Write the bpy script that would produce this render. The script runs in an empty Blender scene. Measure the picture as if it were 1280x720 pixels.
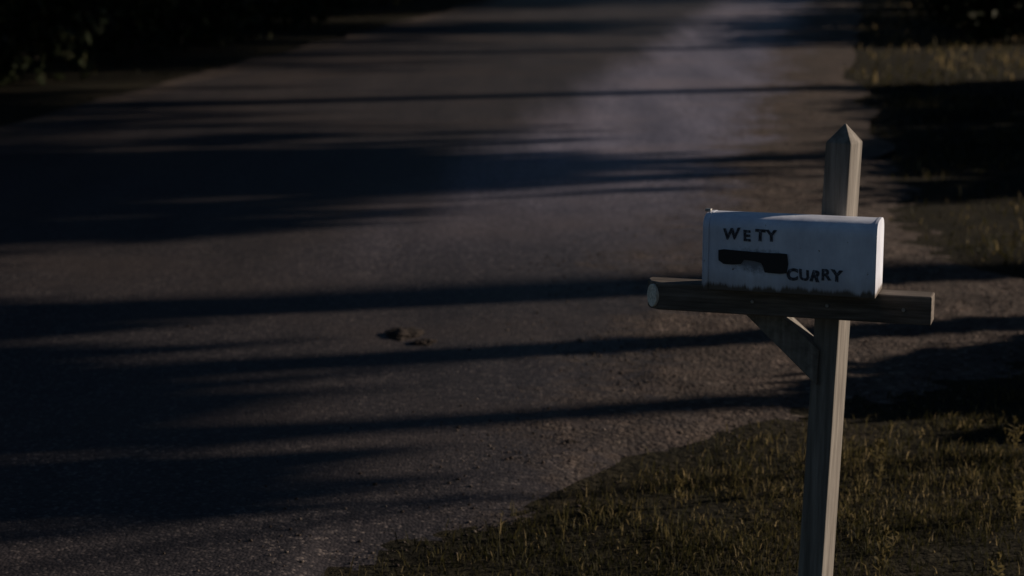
import bpy, math, numpy as np
from mathutils import Vector, Matrix
rng=np.random.default_rng(7)
scene=bpy.context.scene
scene.view_settings.view_transform='Standard'
scene.view_settings.look='None'
scene.view_settings.exposure=0

# ---------------------------------------------------------------- helpers
def new_obj(name,mesh,parent=None):
    o=bpy.data.objects.new(name,mesh); scene.collection.objects.link(o)
    if parent: o.parent=parent
    return o
def empty(name,loc=(0,0,0),rotz=0):
    e=bpy.data.objects.new(name,None); e.location=loc; e.rotation_euler=(0,0,rotz)
    e.empty_display_size=.1; scene.collection.objects.link(e); return e
def tri_mesh(name,V,T,mat,tint=None,smooth=False):
    V=np.ascontiguousarray(V,dtype=np.float32); T=np.ascontiguousarray(T,dtype=np.int32)
    m=bpy.data.meshes.new(name); m.vertices.add(len(V)); m.vertices.foreach_set('co',V.ravel())
    m.loops.add(T.size); m.loops.foreach_set('vertex_index',T.ravel())
    m.polygons.add(len(T)); m.polygons.foreach_set('loop_start',np.arange(0,T.size,T.shape[1],dtype=np.int32))
    if smooth: m.polygons.foreach_set('use_smooth',np.ones(len(T),dtype=bool))
    if tint is not None:
        a=m.attributes.new('tint','FLOAT','POINT'); a.data.foreach_set('value',tint.astype(np.float32))
    m.update(calc_edges=True); m.validate()
    m.materials.append(mat); return m
def hsh(ix,iy,s):
    h=(ix.astype(np.int64)*374761393+iy.astype(np.int64)*668265263+s*1442695041)&0x7fffffff
    h=((h^(h>>13))*1274126177)&0x7fffffff
    return ((h^(h>>16))&0xffff)/65535.0
def vn(x,y,s=0):
    x=np.asarray(x,float);y=np.asarray(y,float)
    ix=np.floor(x);iy=np.floor(y);fx=x-ix;fy=y-iy
    fx=fx*fx*(3-2*fx);fy=fy*fy*(3-2*fy)
    a=hsh(ix,iy,s);b=hsh(ix+1,iy,s);c=hsh(ix,iy+1,s);d=hsh(ix+1,iy+1,s)
    return (a*(1-fx)+b*fx)*(1-fy)+(c*(1-fx)+d*fx)*fy
def fbm(x,y,s=0,o=3):
    r=0;a=.5;t=0
    for i in range(o):
        r=r+a*vn(x*2**i,y*2**i,s+i*17);t+=a;a*=.5
    return r/t
def sstep(a,b,x):
    t=np.clip((x-a)/(b-a),0,1); return t*t*(3-2*t)

# ---------------------------------------------------------------- layout
NGX=[-3.4,-1.9,-1.3,-.66,0,.54,1.32,2.55,6,10,30]
NGY=[-15,0,4,6.55,7.3,8.1,8.9,9.75,10.7,11.4,14]
def near_edge(X): return np.interp(X,NGX,NGY)
def left_edge(Y): return -5.33+.161*(Y-20.75)
def right_edge(Y): return -1.135+.17*Y
def far_x(Y): return np.interp(Y,[13.6,17,20.75,26.7,33,50,140],[2.8,3.2,3.75,4.58,5.65,8.7,24])
def far_low(X): return np.interp(X,[2.8,3.2,6,10,30],[13,12.1,12.8,13.6,17])
def sd_grass(X,Y):
    """>0 in grass"""
    a=(near_edge(X)-Y)*.8
    b=np.minimum(X-far_x(np.maximum(Y,13.6)),Y-far_low(X))
    c=left_edge(Y)-X
    return np.maximum(np.maximum(a,b),c)
def edge_noise(X,Y): return (fbm(X*1.3,Y*1.3,5)-.5)*.7+(fbm(X*6,Y*6,9)-.5)*.3

def road_z(X,Y):
    g=sstep(-.8,.5,X-right_edge(Y)+(fbm(X*.8,Y*.8,3)-.5)*1.2)
    d=g*(.022*(fbm(X*3,Y*3,11)-.5)+.022*(fbm(X*10,Y*10,12,2)-.5))+.004*(fbm(X*5,Y*5,13)-.5)
    return .03+d
def ground_z(X,Y): return .012*(fbm(X*.8,Y*.8,21)-.5)

# ---------------------------------------------------------------- materials
def mat(name):
    m=bpy.data.materials.new(name); m.use_nodes=True
    nt=m.node_tree; b=nt.nodes['Principled BSDF']; return m,nt,b
def nd(nt,t,**k):
    n=nt.nodes.new(t)
    for a,v in k.items(): setattr(n,a,v)
    return n
def noise(nt,vec,scale,detail=4,rough=.55):
    n=nd(nt,'ShaderNodeTexNoise'); n.inputs['Scale'].default_value=scale; n.inputs['Detail'].default_value=detail
    n.inputs['Roughness'].default_value=rough
    if vec is not None: nt.links.new(vec,n.inputs['Vector'])
    return n.outputs['Fac']
def ramp(nt,fac,stops):
    r=nd(nt,'ShaderNodeValToRGB'); e=r.color_ramp.elements
    while len(e)<len(stops): e.new(.5)
    for el,(p,c) in zip(e,stops): el.position=p; el.color=(*c,1) if len(c)==3 else c
    nt.links.new(fac,r.inputs[0]); return r.outputs[0]
def mixc(nt,f,a,b,mode='MIX'):
    m=nd(nt,'ShaderNodeMix',data_type='RGBA',blend_type=mode)
    for s,v in ((0,f),(6,a),(7,b)):
        if hasattr(v,'is_linked'): nt.links.new(v,m.inputs[s])
        else: m.inputs[s].default_value=v if s==0 else (*v,1)
    return m.outputs[2]
def math_(nt,op,a,b=0,c=0,clamp=False):
    m=nd(nt,'ShaderNodeMath',operation=op,use_clamp=clamp)
    for i,v in enumerate((a,b,c)):
        if hasattr(v,'is_linked'): nt.links.new(v,m.inputs[i])
        else: m.inputs[i].default_value=v
    return m.outputs[0]
def maprange(nt,v,a,b,c=0,d=1):
    m=nd(nt,'ShaderNodeMapRange',interpolation_type='SMOOTHSTEP')
    nt.links.new(v,m.inputs[0])
    for i,x in enumerate((a,b,c,d)): m.inputs[i+1].default_value=x
    return m.outputs[0]
def mapping(nt,scale,vec=None,rot=(0,0,0)):
    if vec is None: vec=nd(nt,'ShaderNodeTexCoord').outputs['Object']
    mp=nd(nt,'ShaderNodeMapping'); mp.inputs['Scale'].default_value=scale; mp.inputs['Rotation'].default_value=rot
    nt.links.new(vec,mp.inputs[0]); return mp.outputs[0]
def bump(nt,b,h,strength,dist):
    n=nd(nt,'ShaderNodeBump'); n.inputs['Strength'].default_value=strength; n.inputs['Distance'].default_value=dist
    nt.links.new(h,n.inputs['Height']); nt.links.new(n.outputs[0],b.inputs['Normal'])

def make_road_mat():
    m,nt,b=mat('weathered_asphalt_and_gravel')
    tc=nd(nt,'ShaderNodeTexCoord').outputs['Object']
    sp=nd(nt,'ShaderNodeSeparateXYZ'); nt.links.new(tc,sp.inputs[0]); X,Y=sp.outputs[0],sp.outputs[1]
    u=math_(nt,'ADD',math_(nt,'MULTIPLY_ADD',Y,-.17,1.135),X)
    ul=math_(nt,'ADD',math_(nt,'MULTIPLY_ADD',Y,-.161,8.67),X)
    n1=noise(nt,tc,1.1,5); n2=noise(nt,tc,9,4)
    un=math_(nt,'ADD',u,math_(nt,'MULTIPLY',math_(nt,'SUBTRACT',n1,.5),2.2))
    un=math_(nt,'ADD',un,math_(nt,'MULTIPLY',math_(nt,'SUBTRACT',n2,.5),1.2))
    g=maprange(nt,un,-.4,.5)
    uln=math_(nt,'ADD',ul,math_(nt,'MULTIPLY',math_(nt,'SUBTRACT',n1,.5),1.4))
    gl=maprange(nt,uln,.7,.1)
    g=math_(nt,'MAXIMUM',g,gl)
    v=nd(nt,'ShaderNodeTexVoronoi'); v.inputs['Scale'].default_value=75; nt.links.new(tc,v.inputs['Vector'])
    v2=nd(nt,'ShaderNodeTexVoronoi'); v2.inputs['Scale'].default_value=40; nt.links.new(tc,v2.inputs['Vector'])
    bw=nd(nt,'ShaderNodeSeparateColor'); nt.links.new(v.outputs['Color'],bw.inputs[0])
    bw2=nd(nt,'ShaderNodeSeparateColor'); nt.links.new(v2.outputs['Color'],bw2.inputs[0])
    asp=ramp(nt,bw.outputs[0],[(0,(.017,.015,.017)),(.6,(.036,.031,.033)),(.85,(.06,.052,.053)),(1,(.15,.127,.115))])
    streak=noise(nt,mapping(nt,(1.6,.12,1),tc,(0,0,math.radians(9.5))),1.3,4)
    asp=mixc(nt,1,asp,ramp(nt,streak,[(.3,(.7,.69,.72)),(.7,(1.3,1.25,1.22))]),'MULTIPLY')
    asp=mixc(nt,math_(nt,'MULTIPLY',maprange(nt,noise(nt,tc,.45,6),.42,.68),.5),asp,(.07,.051,.043))
    # paler, bluer sunlit sheen painted into the asphalt colour of the right lane
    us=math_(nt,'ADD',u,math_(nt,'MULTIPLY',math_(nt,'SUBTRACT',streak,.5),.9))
    lit_lane=math_(nt,'MULTIPLY',maprange(nt,us,-2.7,-1.5),maprange(nt,Y,11,19))
    asp=mixc(nt,1,asp,mixc(nt,lit_lane,(1,1,1),(4.0,4.5,5.8)),'MULTIPLY')
    grv=ramp(nt,bw2.outputs[0],[(0,(.04,.029,.023)),(.5,(.075,.055,.044)),(.9,(.11,.083,.068)),(1,(.2,.165,.138))])
    grv=mixc(nt,1,grv,ramp(nt,noise(nt,tc,2.5,6),[(.3,(.5,.47,.45)),(.7,(1.3,1.2,1.14))]),'MULTIPLY')
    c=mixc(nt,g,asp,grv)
    vc=nd(nt,'ShaderNodeTexVoronoi',feature='DISTANCE_TO_EDGE'); vc.inputs['Scale'].default_value=.45
    dist=nd(nt,'ShaderNodeVectorMath',operation='ADD'); nt.links.new(tc,dist.inputs[0])
    nn=nd(nt,'ShaderNodeTexNoise'); nn.inputs['Scale'].default_value=1.5; nn.inputs['Detail'].default_value=6; nt.links.new(tc,nn.inputs['Vector'])
    nt.links.new(nn.outputs['Color'],dist.inputs[1]); nt.links.new(dist.outputs[0],vc.inputs['Vector'])
    cr=math_(nt,'MULTIPLY',maprange(nt,vc.outputs['Distance'],.012,.003),math_(nt,'SUBTRACT',.2,math_(nt,'MULTIPLY',g,.2)))
    c=mixc(nt,cr,c,(.016,.016,.016))
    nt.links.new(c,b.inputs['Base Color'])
    nt.links.new(math_(nt,'MULTIPLY_ADD',g,.25,.6),b.inputs['Roughness'])
    b.inputs['Specular IOR Level'].default_value=.33
    h=math_(nt,'ADD',math_(nt,'MULTIPLY',v.outputs['Distance'],-.4),math_(nt,'MULTIPLY',math_(nt,'MULTIPLY',v2.outputs['Distance'],g),-1.1))
    h=math_(nt,'ADD',h,math_(nt,'MULTIPLY',noise(nt,tc,30,5),math_(nt,'MULTIPLY_ADD',g,1.8,.3)))
    bump(nt,b,h,.7,.009)
    return m
M_road=make_road_mat()

def make_ground_mat():
    m,nt,b=mat('verge_soil')
    tc=nd(nt,'ShaderNodeTexCoord').outputs['Object']
    c=ramp(nt,noise(nt,tc,1.7,8),[(.3,(.014,.013,.008)),(.55,(.028,.023,.013)),(.75,(.05,.038,.025))])
    c=mixc(nt,1,c,ramp(nt,noise(nt,tc,28,4),[(.3,(.5,.5,.5)),(.7,(1.4,1.4,1.4))]),'MULTIPLY')
    nt.links.new(c,b.inputs['Base Color']); b.inputs['Roughness'].default_value=.95; b.inputs['Specular IOR Level'].default_value=.1
    bump(nt,b,noise(nt,tc,22,6),.9,.03); return m
M_ground=make_ground_mat()

def leafy(name,stops,trans=.35):
    m,nt,b=mat(name)
    a=nd(nt,'ShaderNodeAttribute',attribute_name='tint')
    c=ramp(nt,a.outputs['Fac'],stops)
    nt.links.new(c,b.inputs['Base Color']); b.inputs['Roughness'].default_value=.7; b.inputs['Specular IOR Level'].default_value=.1
    if trans:
        t=nd(nt,'ShaderNodeBsdfTranslucent'); nt.links.new(c,t.inputs[0])
        mx=nd(nt,'ShaderNodeMixShader'); mx.inputs[0].default_value=trans
        nt.links.new(b.outputs[0],mx.inputs[1]); nt.links.new(t.outputs[0],mx.inputs[2])
        nt.links.new(mx.outputs[0],nt.nodes['Material Output'].inputs[0])
    return m
M_grass=leafy('grass_blades',[(0,(.018,.019,.008)),(.42,(.044,.04,.015)),(.72,(.11,.088,.036)),(1,(.32,.24,.12))],.42)
M_leaf=leafy('tree_leaves',[(0,(.01,.014,.006)),(.6,(.02,.027,.01)),(1,(.038,.037,.016))],0)
def make_bark():
    m,nt,b=mat('bark')
    tc=mapping(nt,(1,1,.2))
    n=noise(nt,tc,14,6)
    nt.links.new(ramp(nt,n,[(.3,(.03,.024,.019)),(.7,(.1,.08,.062))]),b.inputs['Base Color']); b.inputs['Roughness'].default_value=.95
    bump(nt,b,n,.8,.04); return m
M_bark=make_bark()
def make_stone():
    m,nt,b=mat('gravel_stone')
    a=nd(nt,'ShaderNodeAttribute',attribute_name='tint')
    nt.links.new(ramp(nt,a.outputs['Fac'],[(0,(.03,.022,.018)),(.6,(.075,.056,.045)),(1,(.16,.13,.11))]),b.inputs['Base Color'])
    b.inputs['Roughness'].default_value=.9; b.inputs['Specular IOR Level'].default_value=.2; return m
M_stone=make_stone()

# ---------------------------------------------------------------- ground + road
def axis(segs):
    out=[]
    for a,b_,s in segs: out+=list(np.arange(a,b_,s))
    return np.array(out+[segs[-1][1]])
gx=axis([(-300,-40,20),(-40,-8,1.5),(-8,14,.35),(14,60,2),(60,300,20)])
gy=axis([(-120,-10,10),(-10,2,1),(2,16,.3),(16,60,1),(60,400,20)])
GX,GY=np.meshgrid(gx,gy); nx=len(gx);ny=len(gy)
V=np.stack([GX,GY,ground_z(GX,GY)],-1).reshape(-1,3)
i=np.arange(nx-1)[None]+np.arange(ny-1)[:,None]*nx; i=i.ravel()
Q=np.stack([i,i+1,i+nx+1,i+nx],-1)
new_obj('ground',tri_mesh('ground',V,Q,M_ground,smooth=True))

Vs=[];Qs=[];off=0
c=.055
x=np.arange(-9,14+c,c); y=np.arange(1,18+c/2,c); y[-1]=18
GX,GY=np.meshgrid(x,y); nx=len(x);ny=len(y)
Z=road_z(GX,GY); S=sd_grass(GX,GY)+edge_noise(GX,GY)*.55
Z=Z-.03*sstep(-.35,.05,S)
V=np.stack([GX,GY,Z],-1).reshape(-1,3)
i=(np.arange(nx-1)[None]+np.arange(ny-1)[:,None]*nx).ravel()
Q=np.stack([i,i+1,i+nx+1,i+nx],-1)
keep=(S.ravel()[Q].min(1)<.06)
Q=Q[keep]; used=np.unique(Q); rm=-np.ones(len(V),int); rm[used]=np.arange(len(used))
Vs.append(V[used]); Qs.append(rm[Q]); off+=len(used)
for y0,y1,dy in ((18,140,.35),(-15,1,.5)):
    y=np.linspace(y0,y1,int(abs(y1-y0)/dy)+1); w=np.linspace(0,1,60)
    L=left_edge(y)+(vn(y*.8,y*0,31)-.5)*.3
    R=(far_x(y) if y0>0 else np.interp(y,NGY,NGX))+(vn(y*.9,y*0,33)-.5)*.35
    GX=L[:,None]*(1-w)+R[:,None]*w; GY=np.repeat(y[:,None],60,1)
    V=np.stack([GX,GY,road_z(GX,GY)],-1).reshape(-1,3)
    i=(np.arange(59)[None]+np.arange(len(y)-1)[:,None]*60).ravel()
    Qs.append(np.stack([i,i+1,i+61,i+60],-1)+off); Vs.append(V); off+=len(V)
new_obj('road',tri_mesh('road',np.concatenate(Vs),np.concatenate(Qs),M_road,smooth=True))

# ---------------------------------------------------------------- gravel
def stones(n,xr,yr,size,fn):
    X=rng.uniform(*xr,n);Y=rng.uniform(*yr,n); p=fn(X,Y); k=rng.random(n)<p; X=X[k];Y=Y[k];n=len(X)
    s=size[0]+(size[1]-size[0])*rng.random(n)**4
    base=np.array([[1,0,0],[-1,0,0],[0,1,0],[0,-1,0],[0,0,1],[0,0,-1],[.6,.6,.5],[-.6,.55,.5],[-.55,-.6,.5],[.6,-.6,.5]],float)
    F=np.array([[0,6,9],[0,2,6],[2,7,6],[2,1,7],[1,8,7],[1,3,8],[3,9,8],[3,0,9],[6,7,4],[7,8,4],[8,9,4],[9,6,4],[2,0,5],[1,2,5],[3,1,5],[0,3,5]])
    a=rng.uniform(0,6.28,n); sc=rng.uniform(.6,1.3,(n,3))*np.array([1,1,.7])
    P=base[None]*(1+rng.uniform(-.25,.25,(n,10,1)))*sc[:,None]*s[:,None,None]
    ca,sa=np.cos(a)[:,None],np.sin(a)[:,None]
    x=P[...,0]*ca-P[...,1]*sa; y=P[...,0]*sa+P[...,1]*ca
    g=sd_grass(X,Y)+edge_noise(X,Y)*.55
    z0=np.where(g>0,ground_z(X,Y),road_z(X,Y)-.03*sstep(-.35,.05,g))
    V=np.stack([x+X[:,None],y+Y[:,None],P[...,2]+z0[:,None]+.2*s[:,None]],-1).reshape(-1,3)
    T=(F[None]+np.arange(n)[:,None,None]*10).reshape(-1,3)
    return V,T,np.repeat(rng.random(n),10)
def grav_p(X,Y):
    u=X-right_edge(Y)+(fbm(X,Y,3)-.5)*1.6
    p=.008+.95*sstep(-.9,.7,u)
    s=sd_grass(X,Y); p=p*sstep(.45,.0,s)*(s<.4)
    return p*(.15+.85*sstep(.35,.65,fbm(X*1.7,Y*1.7,8)))*(X>left_edge(Y))
V,T,t=stones(60000,(-4,4),(6,13),(.0025,.01),grav_p)
V2,T2,t2=stones(5000,(-1,5),(13,26),(.005,.013),grav_p)
V3,T3,t3=stones(110,(-2,3.5),(6.5,13),(.009,.02),lambda X,Y:grav_p(X,Y)*.8)
T=np.concatenate([T,T2+len(V),T3+len(V)+len(V2)])
new_obj('gravel',tri_mesh('gravel',np.concatenate([V,V2,V3]),T,M_stone,np.concatenate([t,t2,t3])))

def rock(name,loc,s,seed):
    import bmesh
    bm=bmesh.new(); bmesh.ops.create_icosphere(bm,subdivisions=4,radius=1)
    from mathutils import noise as mn
    for v in bm.verts:
        k=1+.5*mn.noise(v.co*1.3+Vector((seed,0,0)))+.3*mn.noise(v.co*4+Vector((seed,3,0)))+.12*mn.noise(v.co*11+Vector((seed,3,0)))
        v.co=Vector((v.co.x*s[0],v.co.y*s[1],v.co.z*s[2]))*k
    me=bpy.data.meshes.new(name); bm.to_mesh(me); bm.free()
    a=me.attributes.new('tint','FLOAT','POINT'); a.data.foreach_set('value',np.full(len(me.vertices),.06,dtype=np.float32))
    me.materials.append(M_stone); o=new_obj(name,me); o.location=loc; return o
rock('dirt_clod',(-.58,10.35,.03),(.09,.13,.024),1)
rock('dirt_clod',(-.46,10.15,.03),(.06,.06,.018),5)
rock('dirt_clod',(.25,8.2,.022),(.04,.03,.014),9)

# ---------------------------------------------------------------- grass
def blades(n,xr,yr,h,w,fn,dark=0):
    X=rng.uniform(*xr,n);Y=rng.uniform(*yr,n); p=fn(X,Y); k=rng.random(n)<p; X=X[k];Y=Y[k];n=len(X)
    clump=fbm(X*3.5,Y*3.5,41)
    H=(h[0]+(h[1]-h[0])*rng.random(n)**1.8)*(.45+1.1*clump)
    a=rng.uniform(0,6.28,n); la=rng.uniform(0,6.28,n); ln=rng.uniform(.1,.9,n)*H
    W=w*rng.uniform(.6,1.3,n)
    wx,wy=np.cos(a)*W,np.sin(a)*W; lx,ly=np.cos(la)*ln,np.sin(la)*ln
    z=ground_z(X,Y)-.01
    P=np.empty((n,5,3))
    for j,(f,s,zz) in enumerate(((0,1,0),(0,-1,0),(.3,-.75,.6),(.3,.75,.6),(1,0,1))):
        P[:,j,0]=X+lx*f+wx*s;P[:,j,1]=Y+ly*f+wy*s;P[:,j,2]=z+H*zz*np.where(zz==1,1-.35*(ln/H),1)
    F=np.array([[0,1,2],[0,2,3],[3,2,4]])
    T=(F[None]+np.arange(n)[:,None,None]*5).reshape(-1,3)
    tint=np.clip(.6*rng.random(n)+.75*(fbm(X*1.2,Y*1.2,44)-.5)+.25+np.where(rng.random(n)<.08,.5,0)-.1-dark,0,1)
    return P.reshape(-1,3),T,np.repeat(tint,5)
def join(parts):
    Vs=[];Ts=[];ts=[];o=0
    for V,T,t in parts: Vs.append(V);Ts.append(T+o);ts.append(t);o+=len(V)
    return np.concatenate(Vs),np.concatenate(Ts),np.concatenate(ts)
def gp(lo,sc=1.5,edge=.25):
    def f(X,Y):
        s=sd_grass(X,Y)+edge_noise(X,Y)*.55
        d=fbm(X*sc,Y*sc,51)
        return sstep(-.12,edge,s)*(lo+(1-lo)*sstep(.35,.6,d))
    return f
near=lambda f:(lambda X,Y:f(X,Y)*(Y<near_edge(X)+.4))
V,T,t=join([
 blades(150000,(-1.4,3.6),(5.6,10.4),(.018,.07),.0024,near(gp(.25,1.5,.7))),
 blades(1200,(-1.4,3.8),(5.2,10.6),(.07,.15),.0018,near(gp(.2))),
 blades(20000,(-5,9),(-4,5.6),(.03,.1),.005,near(gp(.4))),
 blades(15000,(3.6,14),(3,14),(.03,.12),.005,gp(.4))])
new_obj('grass',tri_mesh('grass',V,T,M_grass,t))
V,T,t=join([
 blades(34000,(2.6,9),(12,26),(.04,.12),.006,gp(.2,.6,.7),.1),
 blades(35000,(4,24),(26,70),(.06,.2),.011,gp(.25,.4),-.1),
 blades(5000,(-14,3),(16,64),(.05,.14),.011,lambda X,Y:gp(.1,.4)(X,Y)*(X<left_edge(Y)+.2),.6)])  # darker tint: forest shade painted into the left verge blades
new_obj('grass',tri_mesh('grass_verge',V,T,M_grass,t))

def weed(x,y,h,seed):
    r=np.random.default_rng(seed); Vs=[];Ts=[];o=0
    def quad(p,d,w,l):
        nonlocal o
        d=np.array(d);d=d/np.linalg.norm(d); s=np.cross(d,[r.normal(),r.normal(),r.normal()]); s=s/np.linalg.norm(s)*w
        p=np.array(p); Vs.extend([p-s*.3,p+s*.3,p+d*l*.5+s,p+d*l,p+d*l*.5-s]); Ts.extend([[o,o+1,o+2],[o,o+2,o+4],[o+4,o+2,o+3]]); o+=5
    for k in range(4):
        lx,ly=r.normal(0,.12,2); hh=h*r.uniform(.6,1); n=8
        for j in range(n):
            f=j/n; p=(x+lx*f*hh+r.normal(0,.002),y+ly*f*hh,hh*f); quad(p,(lx,ly,1),.0022,hh/n*1.15)
            if j>1: quad(p,(r.normal(),r.normal(),.7),.005,.035)
        for j in range(12):
            quad((x+lx*hh,y+ly*hh,hh*(.86+.012*j)),(r.normal()*.5,r.normal()*.5,1),.004,.018)
    m=tri_mesh('weed_plant',np.array(Vs),np.array(Ts),M_grass,np.full(len(Vs),.75)); new_obj('weed_plant',m)
for k,(x,y,h) in enumerate([(1.25,6.5,.2),(1.45,7.6,.2),(.65,7.35,.12),(1.9,7.2,.17),(2.1,8.1,.17),(1.6,6.3,.2)]): weed(x,y,h,k+3)

# ---------------------------------------------------------------- trees
def tube(pts,rad,n=9):
    pts=np.array(pts,float); V=[];T=[]
    for i,p in enumerate(pts):
        d=pts[min(i+1,len(pts)-1)]-pts[max(i-1,0)]; d/=np.linalg.norm(d)+1e-9
        a=np.cross(d,[.31,.9,.1]); a/=np.linalg.norm(a); b=np.cross(d,a)
        for k in range(n):
            t=2*math.pi*k/n; V.append(p+(a*math.cos(t)+b*math.sin(t))*rad[i])
    for i in range(len(pts)-1):
        for k in range(n):
            q=[i*n+k,i*n+(k+1)%n,(i+1)*n+(k+1)%n,(i+1)*n+k]; T+= [[q[0],q[1],q[2]],[q[0],q[2],q[3]]]
    return np.array(V),np.array(T)
def tree(loc,H,cb,cr,tr,seed,name='oak_tree',leaves=6500,lsz=.24,nclump=80):
    r=np.random.default_rng(seed)
    parts=[];o=0
    lean=r.normal(0,.02,2)
    zs=np.linspace(0,H*.85,10); wob=np.cumsum(r.normal(0,.05,(10,2)),0)*np.linspace(0,1,10)[:,None]
    tp=np.stack([lean[0]*zs+wob[:,0],lean[1]*zs+wob[:,1],zs-.1],1)
    rad=tr*(1-zs/(H*.95)); rad[0]*=1.35
    parts.append(tube(tp,rad,11))
    cz=(H+cb)/2; hz=(H-cb)/2
    C=[]
    while len(C)<nclump:
        p=r.uniform(-1,1,3); q=(abs(p[0])**3+abs(p[1])**3+abs(p[2])**3)**(1/3)
        if .35<q<1: C.append([p[0]*cr,p[1]*cr,cz+p[2]*hz])
    C=np.array(C)
    for cpt in C[::4]:
        zb=max(cb*.9,cpt[2]-r.uniform(.6,2.0)); zb=min(zb,H*.8)
        b0=np.array([np.interp(zb,zs,tp[:,0]),np.interp(zb,zs,tp[:,1]),zb])
        mid=(b0+cpt)/2+r.normal(0,.2,3)+[0,0,.15]
        rr=max(.02,tr*.35*(1-zb/H)+.02)
        parts.append(tube([b0,mid,cpt],[rr,rr*.6,.012],5))
    V=[];T=[]
    for v,t_ in parts: V.append(v);T.append(t_+o);o+=len(v)
    root=empty(name,loc)
    new_obj('trunk_and_limbs',tri_mesh('trunk_and_limbs',np.concatenate(V),np.concatenate(T),M_bark,smooth=True),root)
    n=leaves; ci=r.integers(0,nclump,n); sg=r.uniform(.3,.75,nclump)*cr/3.2
    P=C[ci]+np.clip(r.normal(0,1,(n,3)),-1.7,1.7)*sg[ci][:,None]*[1,1,.6]
    P[:,2]=np.maximum(P[:,2],.03)
    a=r.normal(0,1,(n,3)); a/=np.linalg.norm(a,axis=1)[:,None]
    b=np.cross(a,r.normal(0,1,(n,3))); b/=np.linalg.norm(b,axis=1)[:,None]
    s=lsz*r.uniform(.6,1.4,n)[:,None]
    Q=np.stack([P-a*s,P+b*s*.55,P+a*s,P-b*s*.55],1).reshape(-1,3)
    F=(np.array([[0,1,2],[0,2,3]])[None]+np.arange(n)[:,None,None]*4).reshape(-1,3)
    tint=np.repeat(np.clip(.5*r.random(n)+.5*r.random(nclump)[ci],0,1),4)
    new_obj('foliage',tri_mesh('foliage',Q,F,M_leaf,tint),root)
    return root
#      x    y    H   cb  cr  tr
right=[(12,14.6,11,3.7,3.0,.36),(10.6,12.85,9,3.6,2.1,.26),(14,20.9,12,3.6,3.2,.27),(14,27.8,13,5.6,3.0,.16),
       (14.5,35.4,14,5.6,3.0,.32),(16,43,14,3.9,4.2,.3),(13.5,12.3,11,4.0,1.7,.2),(15,1,12,4,3.4,.3),
       (18,51,15,4.4,4.6,.3),(24,23.7,16,8.2,4.6,.3),(25,30.7,17,8.0,4.8,.28),(26,38.5,17,7.8,4.8,.3),(22,58,16,3,5,.3),
       (20,29.4,14,6.9,3.3,.16)]
for k,a in enumerate(right): tree((a[0],a[1],0),a[2],a[3],a[4],a[5],100+k,leaves=14000 if k==2 else 9500,nclump=140 if k==2 else 100)
tree((9,9.8,0),6.2,2.65,1.25,.05,131,'sapling_tree',4500,.15,60)
back=[(36,21.2,21,12.8,5.0,.35),(36,27.1,21,12,5.2,.35),(36,33.8,21,11.5,5.5,.35),(37,41.4,22,11.5,6,.35),(36,50,22,11,6,.4),(36,59,22,9,6,.4)]
for k,a in enumerate(back): tree((a[0],a[1],0),a[2],a[3],a[4],a[5],150+k,leaves=7500,lsz=.42)
left=[(-11,26,11,2,4,.25),(-8.5,35,12,2,4.2,.27),(-13,34,12,1.6,4.5,.3),(-6.5,45,13,2,4.2,.3),(-12,44,13,1.5,5,.3),(-3,58,13,2,4.5,.3),
      (-13,19,11,1.8,4,.28),(-10,55,14,1.5,5,.3)]
for k,a in enumerate(left): tree((a[0],a[1],0),a[2],a[3],a[4],a[5],200+k,leaves=5500,lsz=.28)
def shrub(loc,h,r_,seed,leaves=2400):
    tree(loc,h,.12,r_,.04,seed,'shrub',leaves,.09,40)
sh=[(4.7,9.5,.75,.55),(5.1,10.4,.85,.6)]
for k,y in enumerate([17.2,18.7,20.3,21.8,23.4,25.0,26.2]): sh.append((far_x(y-1.3)+4.6+.3*math.sin(k*2.3),y,1.15+.12*math.sin(k*3.1),1.0))
for k,y in enumerate([35.2,37,38.8,40.8,43,46,49.5]): sh.append((far_x(y)+2.9+.4*math.sin(k*1.7),y,1.25+.15*math.sin(k*3.1),1.3))
sh+=[(-7.6,22.5,1.8,1.5),(-7,26,2.0,1.5),(-6.3,30,2.2,1.5),(-5.6,34,2.2,1.6),(-4.7,38.5,2.4,1.7),(-3.8,44,2.4,1.8),(-8.6,19.5,2,1.5),(-8,42,3,2.2),(-9,29,2.6,2),(-2.6,50,2.6,2)]
for k,a in enumerate(sh): shrub((a[0],a[1],0),a[2],a[3],300+k)

# ---------------------------------------------------------------- mailbox
def make_wood(name,along,c0,c1,c2):
    m,nt,b=mat(name)
    sc=[38,38,38]; sc[along]=2.2
    v=mapping(nt,tuple(sc)); n=noise(nt,v,1,6,.65); n2=noise(nt,None,9,4)
    col=ramp(nt,n,[(.28,c0),(.5,c1),(.75,c2)])
    col=mixc(nt,1,col,ramp(nt,n2,[(.3,(.65,.65,.65)),(.7,(1.2,1.2,1.2))]),'MULTIPLY')
    nt.links.new(col,b.inputs['Base Color']); b.inputs['Roughness'].default_value=.8; b.inputs['Specular IOR Level'].default_value=.3
    bump(nt,b,n,.5,.0025); return m
M_wx=make_wood('weathered_wood_arm',0,(.065,.052,.041),(.14,.115,.096),(.25,.21,.18))
M_wz=make_wood('weathered_wood_post',2,(.12,.103,.088),(.2,.177,.153),(.32,.29,.255))
M_end=make_wood('cut_wood_end',1,(.55,.49,.41),(.75,.7,.6),(.82,.79,.72))
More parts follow.
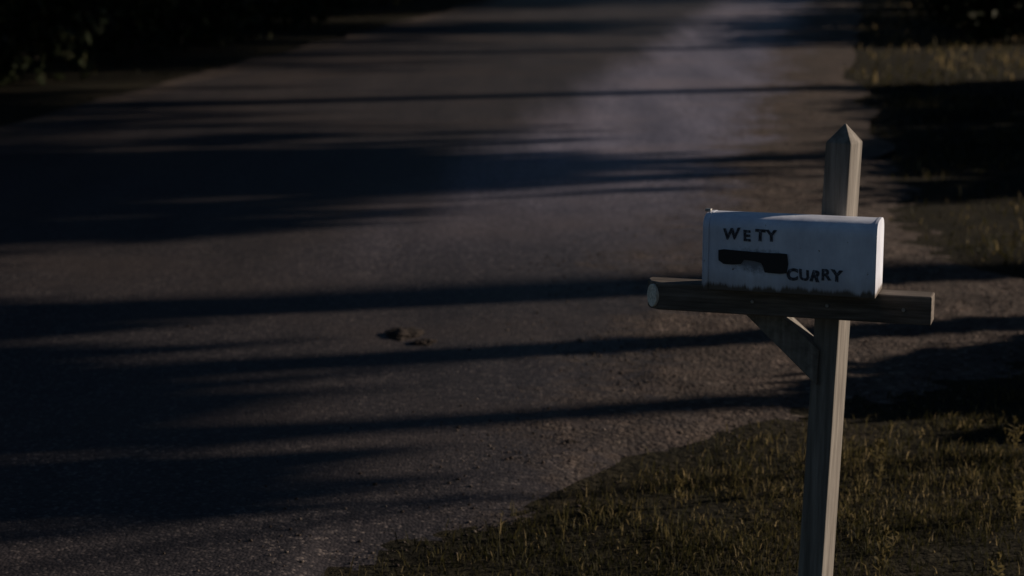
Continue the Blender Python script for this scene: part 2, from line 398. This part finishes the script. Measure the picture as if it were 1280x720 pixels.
def make_paint():
    m,nt,b=mat('aged_pale_blue_paint')
    tc=nd(nt,'ShaderNodeTexCoord').outputs['Object']
    sp=nd(nt,'ShaderNodeSeparateXYZ'); nt.links.new(tc,sp.inputs[0])
    n=noise(nt,tc,14,7,.65); drip=noise(nt,mapping(nt,(34,8,3),tc),1,7,.7)
    c=ramp(nt,n,[(.3,(.66,.7,.82)),(.6,(.77,.81,.92))])
    c=mixc(nt,1,c,ramp(nt,noise(nt,mapping(nt,(9,9,2.2),tc),1,6,.7),[(.35,(.76,.76,.78)),(.62,(1,1,1))]),'MULTIPLY')
    zz=math_(nt,'ADD',sp.outputs[2],math_(nt,'MULTIPLY',math_(nt,'SUBTRACT',drip,.5),.06))
    c=mixc(nt,maprange(nt,zz,1.178,1.163),c,(.06,.05,.045))
    c=mixc(nt,math_(nt,'MULTIPLY',maprange(nt,zz,1.23,1.165),.35),c,(.2,.15,.11))
    c=mixc(nt,maprange(nt,noise(nt,tc,38,5,.7),.66,.72),c,(.12,.08,.06))
    dv=nd(nt,'ShaderNodeVectorMath',operation='DISTANCE'); nt.links.new(mapping(nt,(.45,0,1),tc),dv.inputs[0]); dv.inputs[1].default_value=(-.088,0,1.246)
    hz=math_(nt,'ADD',dv.outputs['Value'],math_(nt,'MULTIPLY',math_(nt,'SUBTRACT',noise(nt,tc,55,5,.7),.5),.06))
    c=mixc(nt,math_(nt,'MULTIPLY',maprange(nt,hz,.045,.015),.75),c,(.05,.05,.06))
    nt.links.new(c,b.inputs['Base Color']); b.inputs['Roughness'].default_value=.5
    bump(nt,b,noise(nt,tc,10,3),.3,.007); return m
M_paint=make_paint()
def flat(name,col,rough=.6,met=0):
    m,nt,b=mat(name); n=noise(nt,None,40,4)
    nt.links.new(ramp(nt,n,[(.3,tuple(x*.7 for x in col)),(.7,tuple(x*1.2 for x in col))]),b.inputs['Base Color'])
    b.inputs['Roughness'].default_value=rough; b.inputs['Metallic'].default_value=met; return m
M_black=flat('flag_dark_paint',(.018,.016,.018),.7)
M_metal=flat('galvanised_bolt',(.35,.34,.33),.45,.8)
m,nt,b=mat('hand_painted_ink')
tc=nd(nt,'ShaderNodeTexCoord').outputs['Object']
nt.links.new(ramp(nt,noise(nt,tc,120,5,.75),[(.5,(.03,.03,.04)),(.66,(.28,.3,.38))]),b.inputs['Base Color']); b.inputs['Roughness'].default_value=.7
M_ink=m

import bmesh
def finish(bm,name,parent,mt,bev=.0,seg=2):
    bmesh.ops.recalc_face_normals(bm,faces=bm.faces)
    me=bpy.data.meshes.new(name); bm.to_mesh(me); bm.free(); me.materials.append(mt)
    o=new_obj(name,me,parent)
    if bev:
        b=o.modifiers.new('bevel','BEVEL'); b.width=bev; b.segments=seg; b.limit_method='ANGLE'
    return o
def prism(name,prof,axis_,a,b,parent,mt,bev=0):
    bm=bmesh.new()
    f=(lambda p,t:(p[0],t,p[1])) if axis_=='y' else (lambda p,t:(t,p[0],p[1]))
    A=[bm.verts.new(f(p,a)) for p in prof]; B=[bm.verts.new(f(p,b)) for p in prof]
    n=len(prof); bm.faces.new(A); bm.faces.new(B[::-1])
    for i in range(n): bm.faces.new((A[i],B[i],B[(i+1)%n],A[(i+1)%n]))
    return finish(bm,name,parent,mt,bev)
POS=(.94,5.79,0); YAW=math.radians(-17)
post=empty('mailbox_post',POS,YAW)
bm=bmesh.new(); w=.0405; yc=.073; ln=math.tan(math.radians(2.0))
rings=[]
ta=math.radians(-18)
for z in (-.35,.3,.8,1.2,1.575):
    dx=(z-1.11)*ln
    rings.append([bm.verts.new(((sx*math.cos(ta)-sy*math.sin(ta))*w+dx,yc+(sx*math.sin(ta)+sy*math.cos(ta))*w,z)) for sx,sy in ((-1,-1),(1,-1),(1,1),(-1,1))])
for a,b in zip(rings,rings[1:]):
    for i in range(4): bm.faces.new((a[i],a[(i+1)%4],b[(i+1)%4],b[i]))
ap=bm.verts.new(((1.632-1.11)*ln,yc,1.632))
for i in range(4): bm.faces.new((rings[-1][i],rings[-1][(i+1)%4],ap))
bm.faces.new(rings[0])
po=finish(bm,'post',post,M_wz,.003)
zt,zb=1.152,1.068; y0,y1=-.07,.017
bm=bmesh.new()
prof=[(-.505,y0),(.30,y0),(.30,y1),(-.545,y1),(-.55,y1-.03),(-.535,y0+.02)]
A=[bm.verts.new((p[0],p[1],zb)) for p in prof];B=[bm.verts.new((p[0],p[1],zt)) for p in prof]
n=len(prof); bm.faces.new(A);bm.faces.new(B)
for i in range(n): bm.faces.new((A[i],A[(i+1)%n],B[(i+1)%n],B[i]))
finish(bm,'arm',post,M_wx,.005)
bm=bmesh.new()
c0=Vector((-.522,y0+.008,(zt+zb)/2)); d=Vector((-.535+.505,.02,0)).normalized(); nrm=Vector((-d.y,d.x,0)) 
if nrm.y>0: nrm=-nrm
vs=[];vb=[]
for k in range(20):
    t=2*math.pi*k/20; p=c0+d*(.021*math.cos(t))+Vector((0,0,.035*math.sin(t)))
    vs.append(bm.verts.new(p+nrm*.006)); vb.append(bm.verts.new(p-nrm*.01))
bm.faces.new(vs);bm.faces.new(vb)
for k in range(20): bm.faces.new((vs[k],vs[(k+1)%20],vb[(k+1)%20],vb[k]))
finish(bm,'arm_end_cap',post,M_end,.002)
bx=[(-.275,1.0675),(-.165,1.0675),(-.034,.955),(-.037,.845)]
prism('brace',bx,'y',.024,.112,post,M_wz,.003)
for bxx,bz in ((.0,1.11),(-.22,1.11),(.22,1.11)):
    bm=bmesh.new(); bmesh.ops.create_cone(bm,cap_ends=True,segments=8,radius1=.006,radius2=.005,depth=.005,
        matrix=Matrix.Translation((bxx,y0-.002,bz))@Matrix.Rotation(math.pi/2,4,'X'))
    finish(bm,'bolt',post,M_metal)

box=empty('mailbox',POS,YAW)
ym=-.065
def arch(hw,hs,z0,n=26,th=.052):
    p=[(ym-hw,z0),(ym-hw,z0+hs)]
    e=2/3.1
    for k in range(1,n): 
        t=math.pi*(1-k/n); c_,s_=math.cos(t),math.sin(t)
        p.append((ym+hw*math.copysign(abs(c_)**e,c_),z0+hs+th*(hw/.0815)*abs(s_)**e))
    return p+[(ym+hw,z0+hs),(ym+hw,z0)]
zb=1.1545
def smooth(o):
    o.data.polygons.foreach_set('use_smooth',np.ones(len(o.data.polygons),dtype=bool))
    o.data.set_sharp_from_angle(angle=math.radians(35))
    return o
smooth(prism('body',arch(.0815,.165,zb),'x',-.338,.135,box,M_paint))
prism('back_rim',arch(.0855,.165,zb-.0015),'x',.1352,.147,box,M_paint,.002)
prism('door_rim',arch(.086,.165,zb-.002),'x',-.352,-.3382,box,M_paint,.002)
prism('door',arch(.078,.163,zb+.004),'x',-.358,-.3522,box,M_paint,.002)
bm=bmesh.new(); bmesh.ops.create_cube(bm,size=1,matrix=Matrix.Translation((-.357,ym,zb+.222))@Matrix.Diagonal((.018,.02,.008,1)))
finish(bm,'door_latch',box,M_metal,.002)
ys=ym-.0815
fl=[(-.330,.078),(-.331,.108),(-.315,.111),(-.27,.109),(-.2,.106),(-.15,.107),(-.13,.106),(-.126,.078),(-.130,.050),(-.15,.047),(-.194,.049),(-.199,.066),
    (-.205,.076),(-.225,.081),(-.255,.084),(-.264,.07),(-.29,.067),(-.315,.068)]
prism('flag',[(a+.022,zb+z+.01) for a,z in fl],'y',ys-.006,ys-.0025,box,M_black,.0005)
bm=bmesh.new(); bmesh.ops.create_cone(bm,cap_ends=True,segments=12,radius1=.006,radius2=.005,depth=.008,
    matrix=Matrix.Translation((-.286,ys-.004,zb+.1))@Matrix.Rotation(math.pi/2,4,'X'))
finish(bm,'flag_pivot',box,M_black)
def text(s,x,z,size,name,seed):
    r=np.random.default_rng(seed)
    for k,ch in enumerate(s):
        if ch==' ': x+=size*.25; continue
        cu=bpy.data.curves.new(name,'FONT'); cu.body=ch; cu.size=size*r.uniform(.92,1.12); cu.extrude=.0006; cu.offset=.0018+.0008*r.random(); cu.shear=r.uniform(-.2,.25)
        o=bpy.data.objects.new(name,cu); scene.collection.objects.link(o)
        dg=bpy.context.evaluated_depsgraph_get(); me=bpy.data.meshes.new_from_object(o.evaluated_get(dg))
        bpy.data.objects.remove(o); me.materials.append(M_ink)
        q=new_obj(name,me,box); q.rotation_euler=(math.pi/2,r.uniform(-.12,.12),0); q.location=(x,ys-.0015,z+r.uniform(-.003,.003))
        x+=max(v.co.x for v in me.vertices)+size*r.uniform(.03,.13)
text('WE TY',-.296,zb+.149,.045,'letter',2)
text('CURRY',-.108,zb+.043,.042,'letter',5)

# ---------------------------------------------------------------- light
el=math.radians(14); az=math.radians(15)
d=Vector((math.cos(el)*math.cos(az),math.cos(el)*math.sin(az),math.sin(el)))
sl=bpy.data.lights.new('sun','SUN'); sl.energy=5; sl.angle=math.radians(.7); sl.color=(1,.85,.7)
so=bpy.data.objects.new('sun',sl); so.rotation_euler=d.to_track_quat('Z','Y').to_euler(); so.location=(30,10,20); scene.collection.objects.link(so)
w=bpy.data.worlds.new('World'); scene.world=w; w.use_nodes=True; nt=w.node_tree
sk=nt.nodes.new('ShaderNodeTexSky'); sk.sky_type='NISHITA'; sk.sun_disc=False; sk.sun_elevation=el; sk.sun_rotation=math.radians(75)
sk.ozone_density=3.2; sk.dust_density=.3
nt.links.new(sk.outputs[0],nt.nodes['Background'].inputs[0]); nt.nodes['Background'].inputs[1].default_value=.031

# ---------------------------------------------------------------- camera
cd=bpy.data.cameras.new('camera'); cam=bpy.data.objects.new('camera',cd); scene.collection.objects.link(cam)
cd.sensor_width=36; cd.lens=70.3; cam.location=(0,0,2.25); cam.rotation_euler=(math.radians(90-10.76),0,0)
cd.clip_end=1000; cd.dof.use_dof=True; cd.dof.focus_distance=5.9; cd.dof.aperture_fstop=3
scene.camera=cam
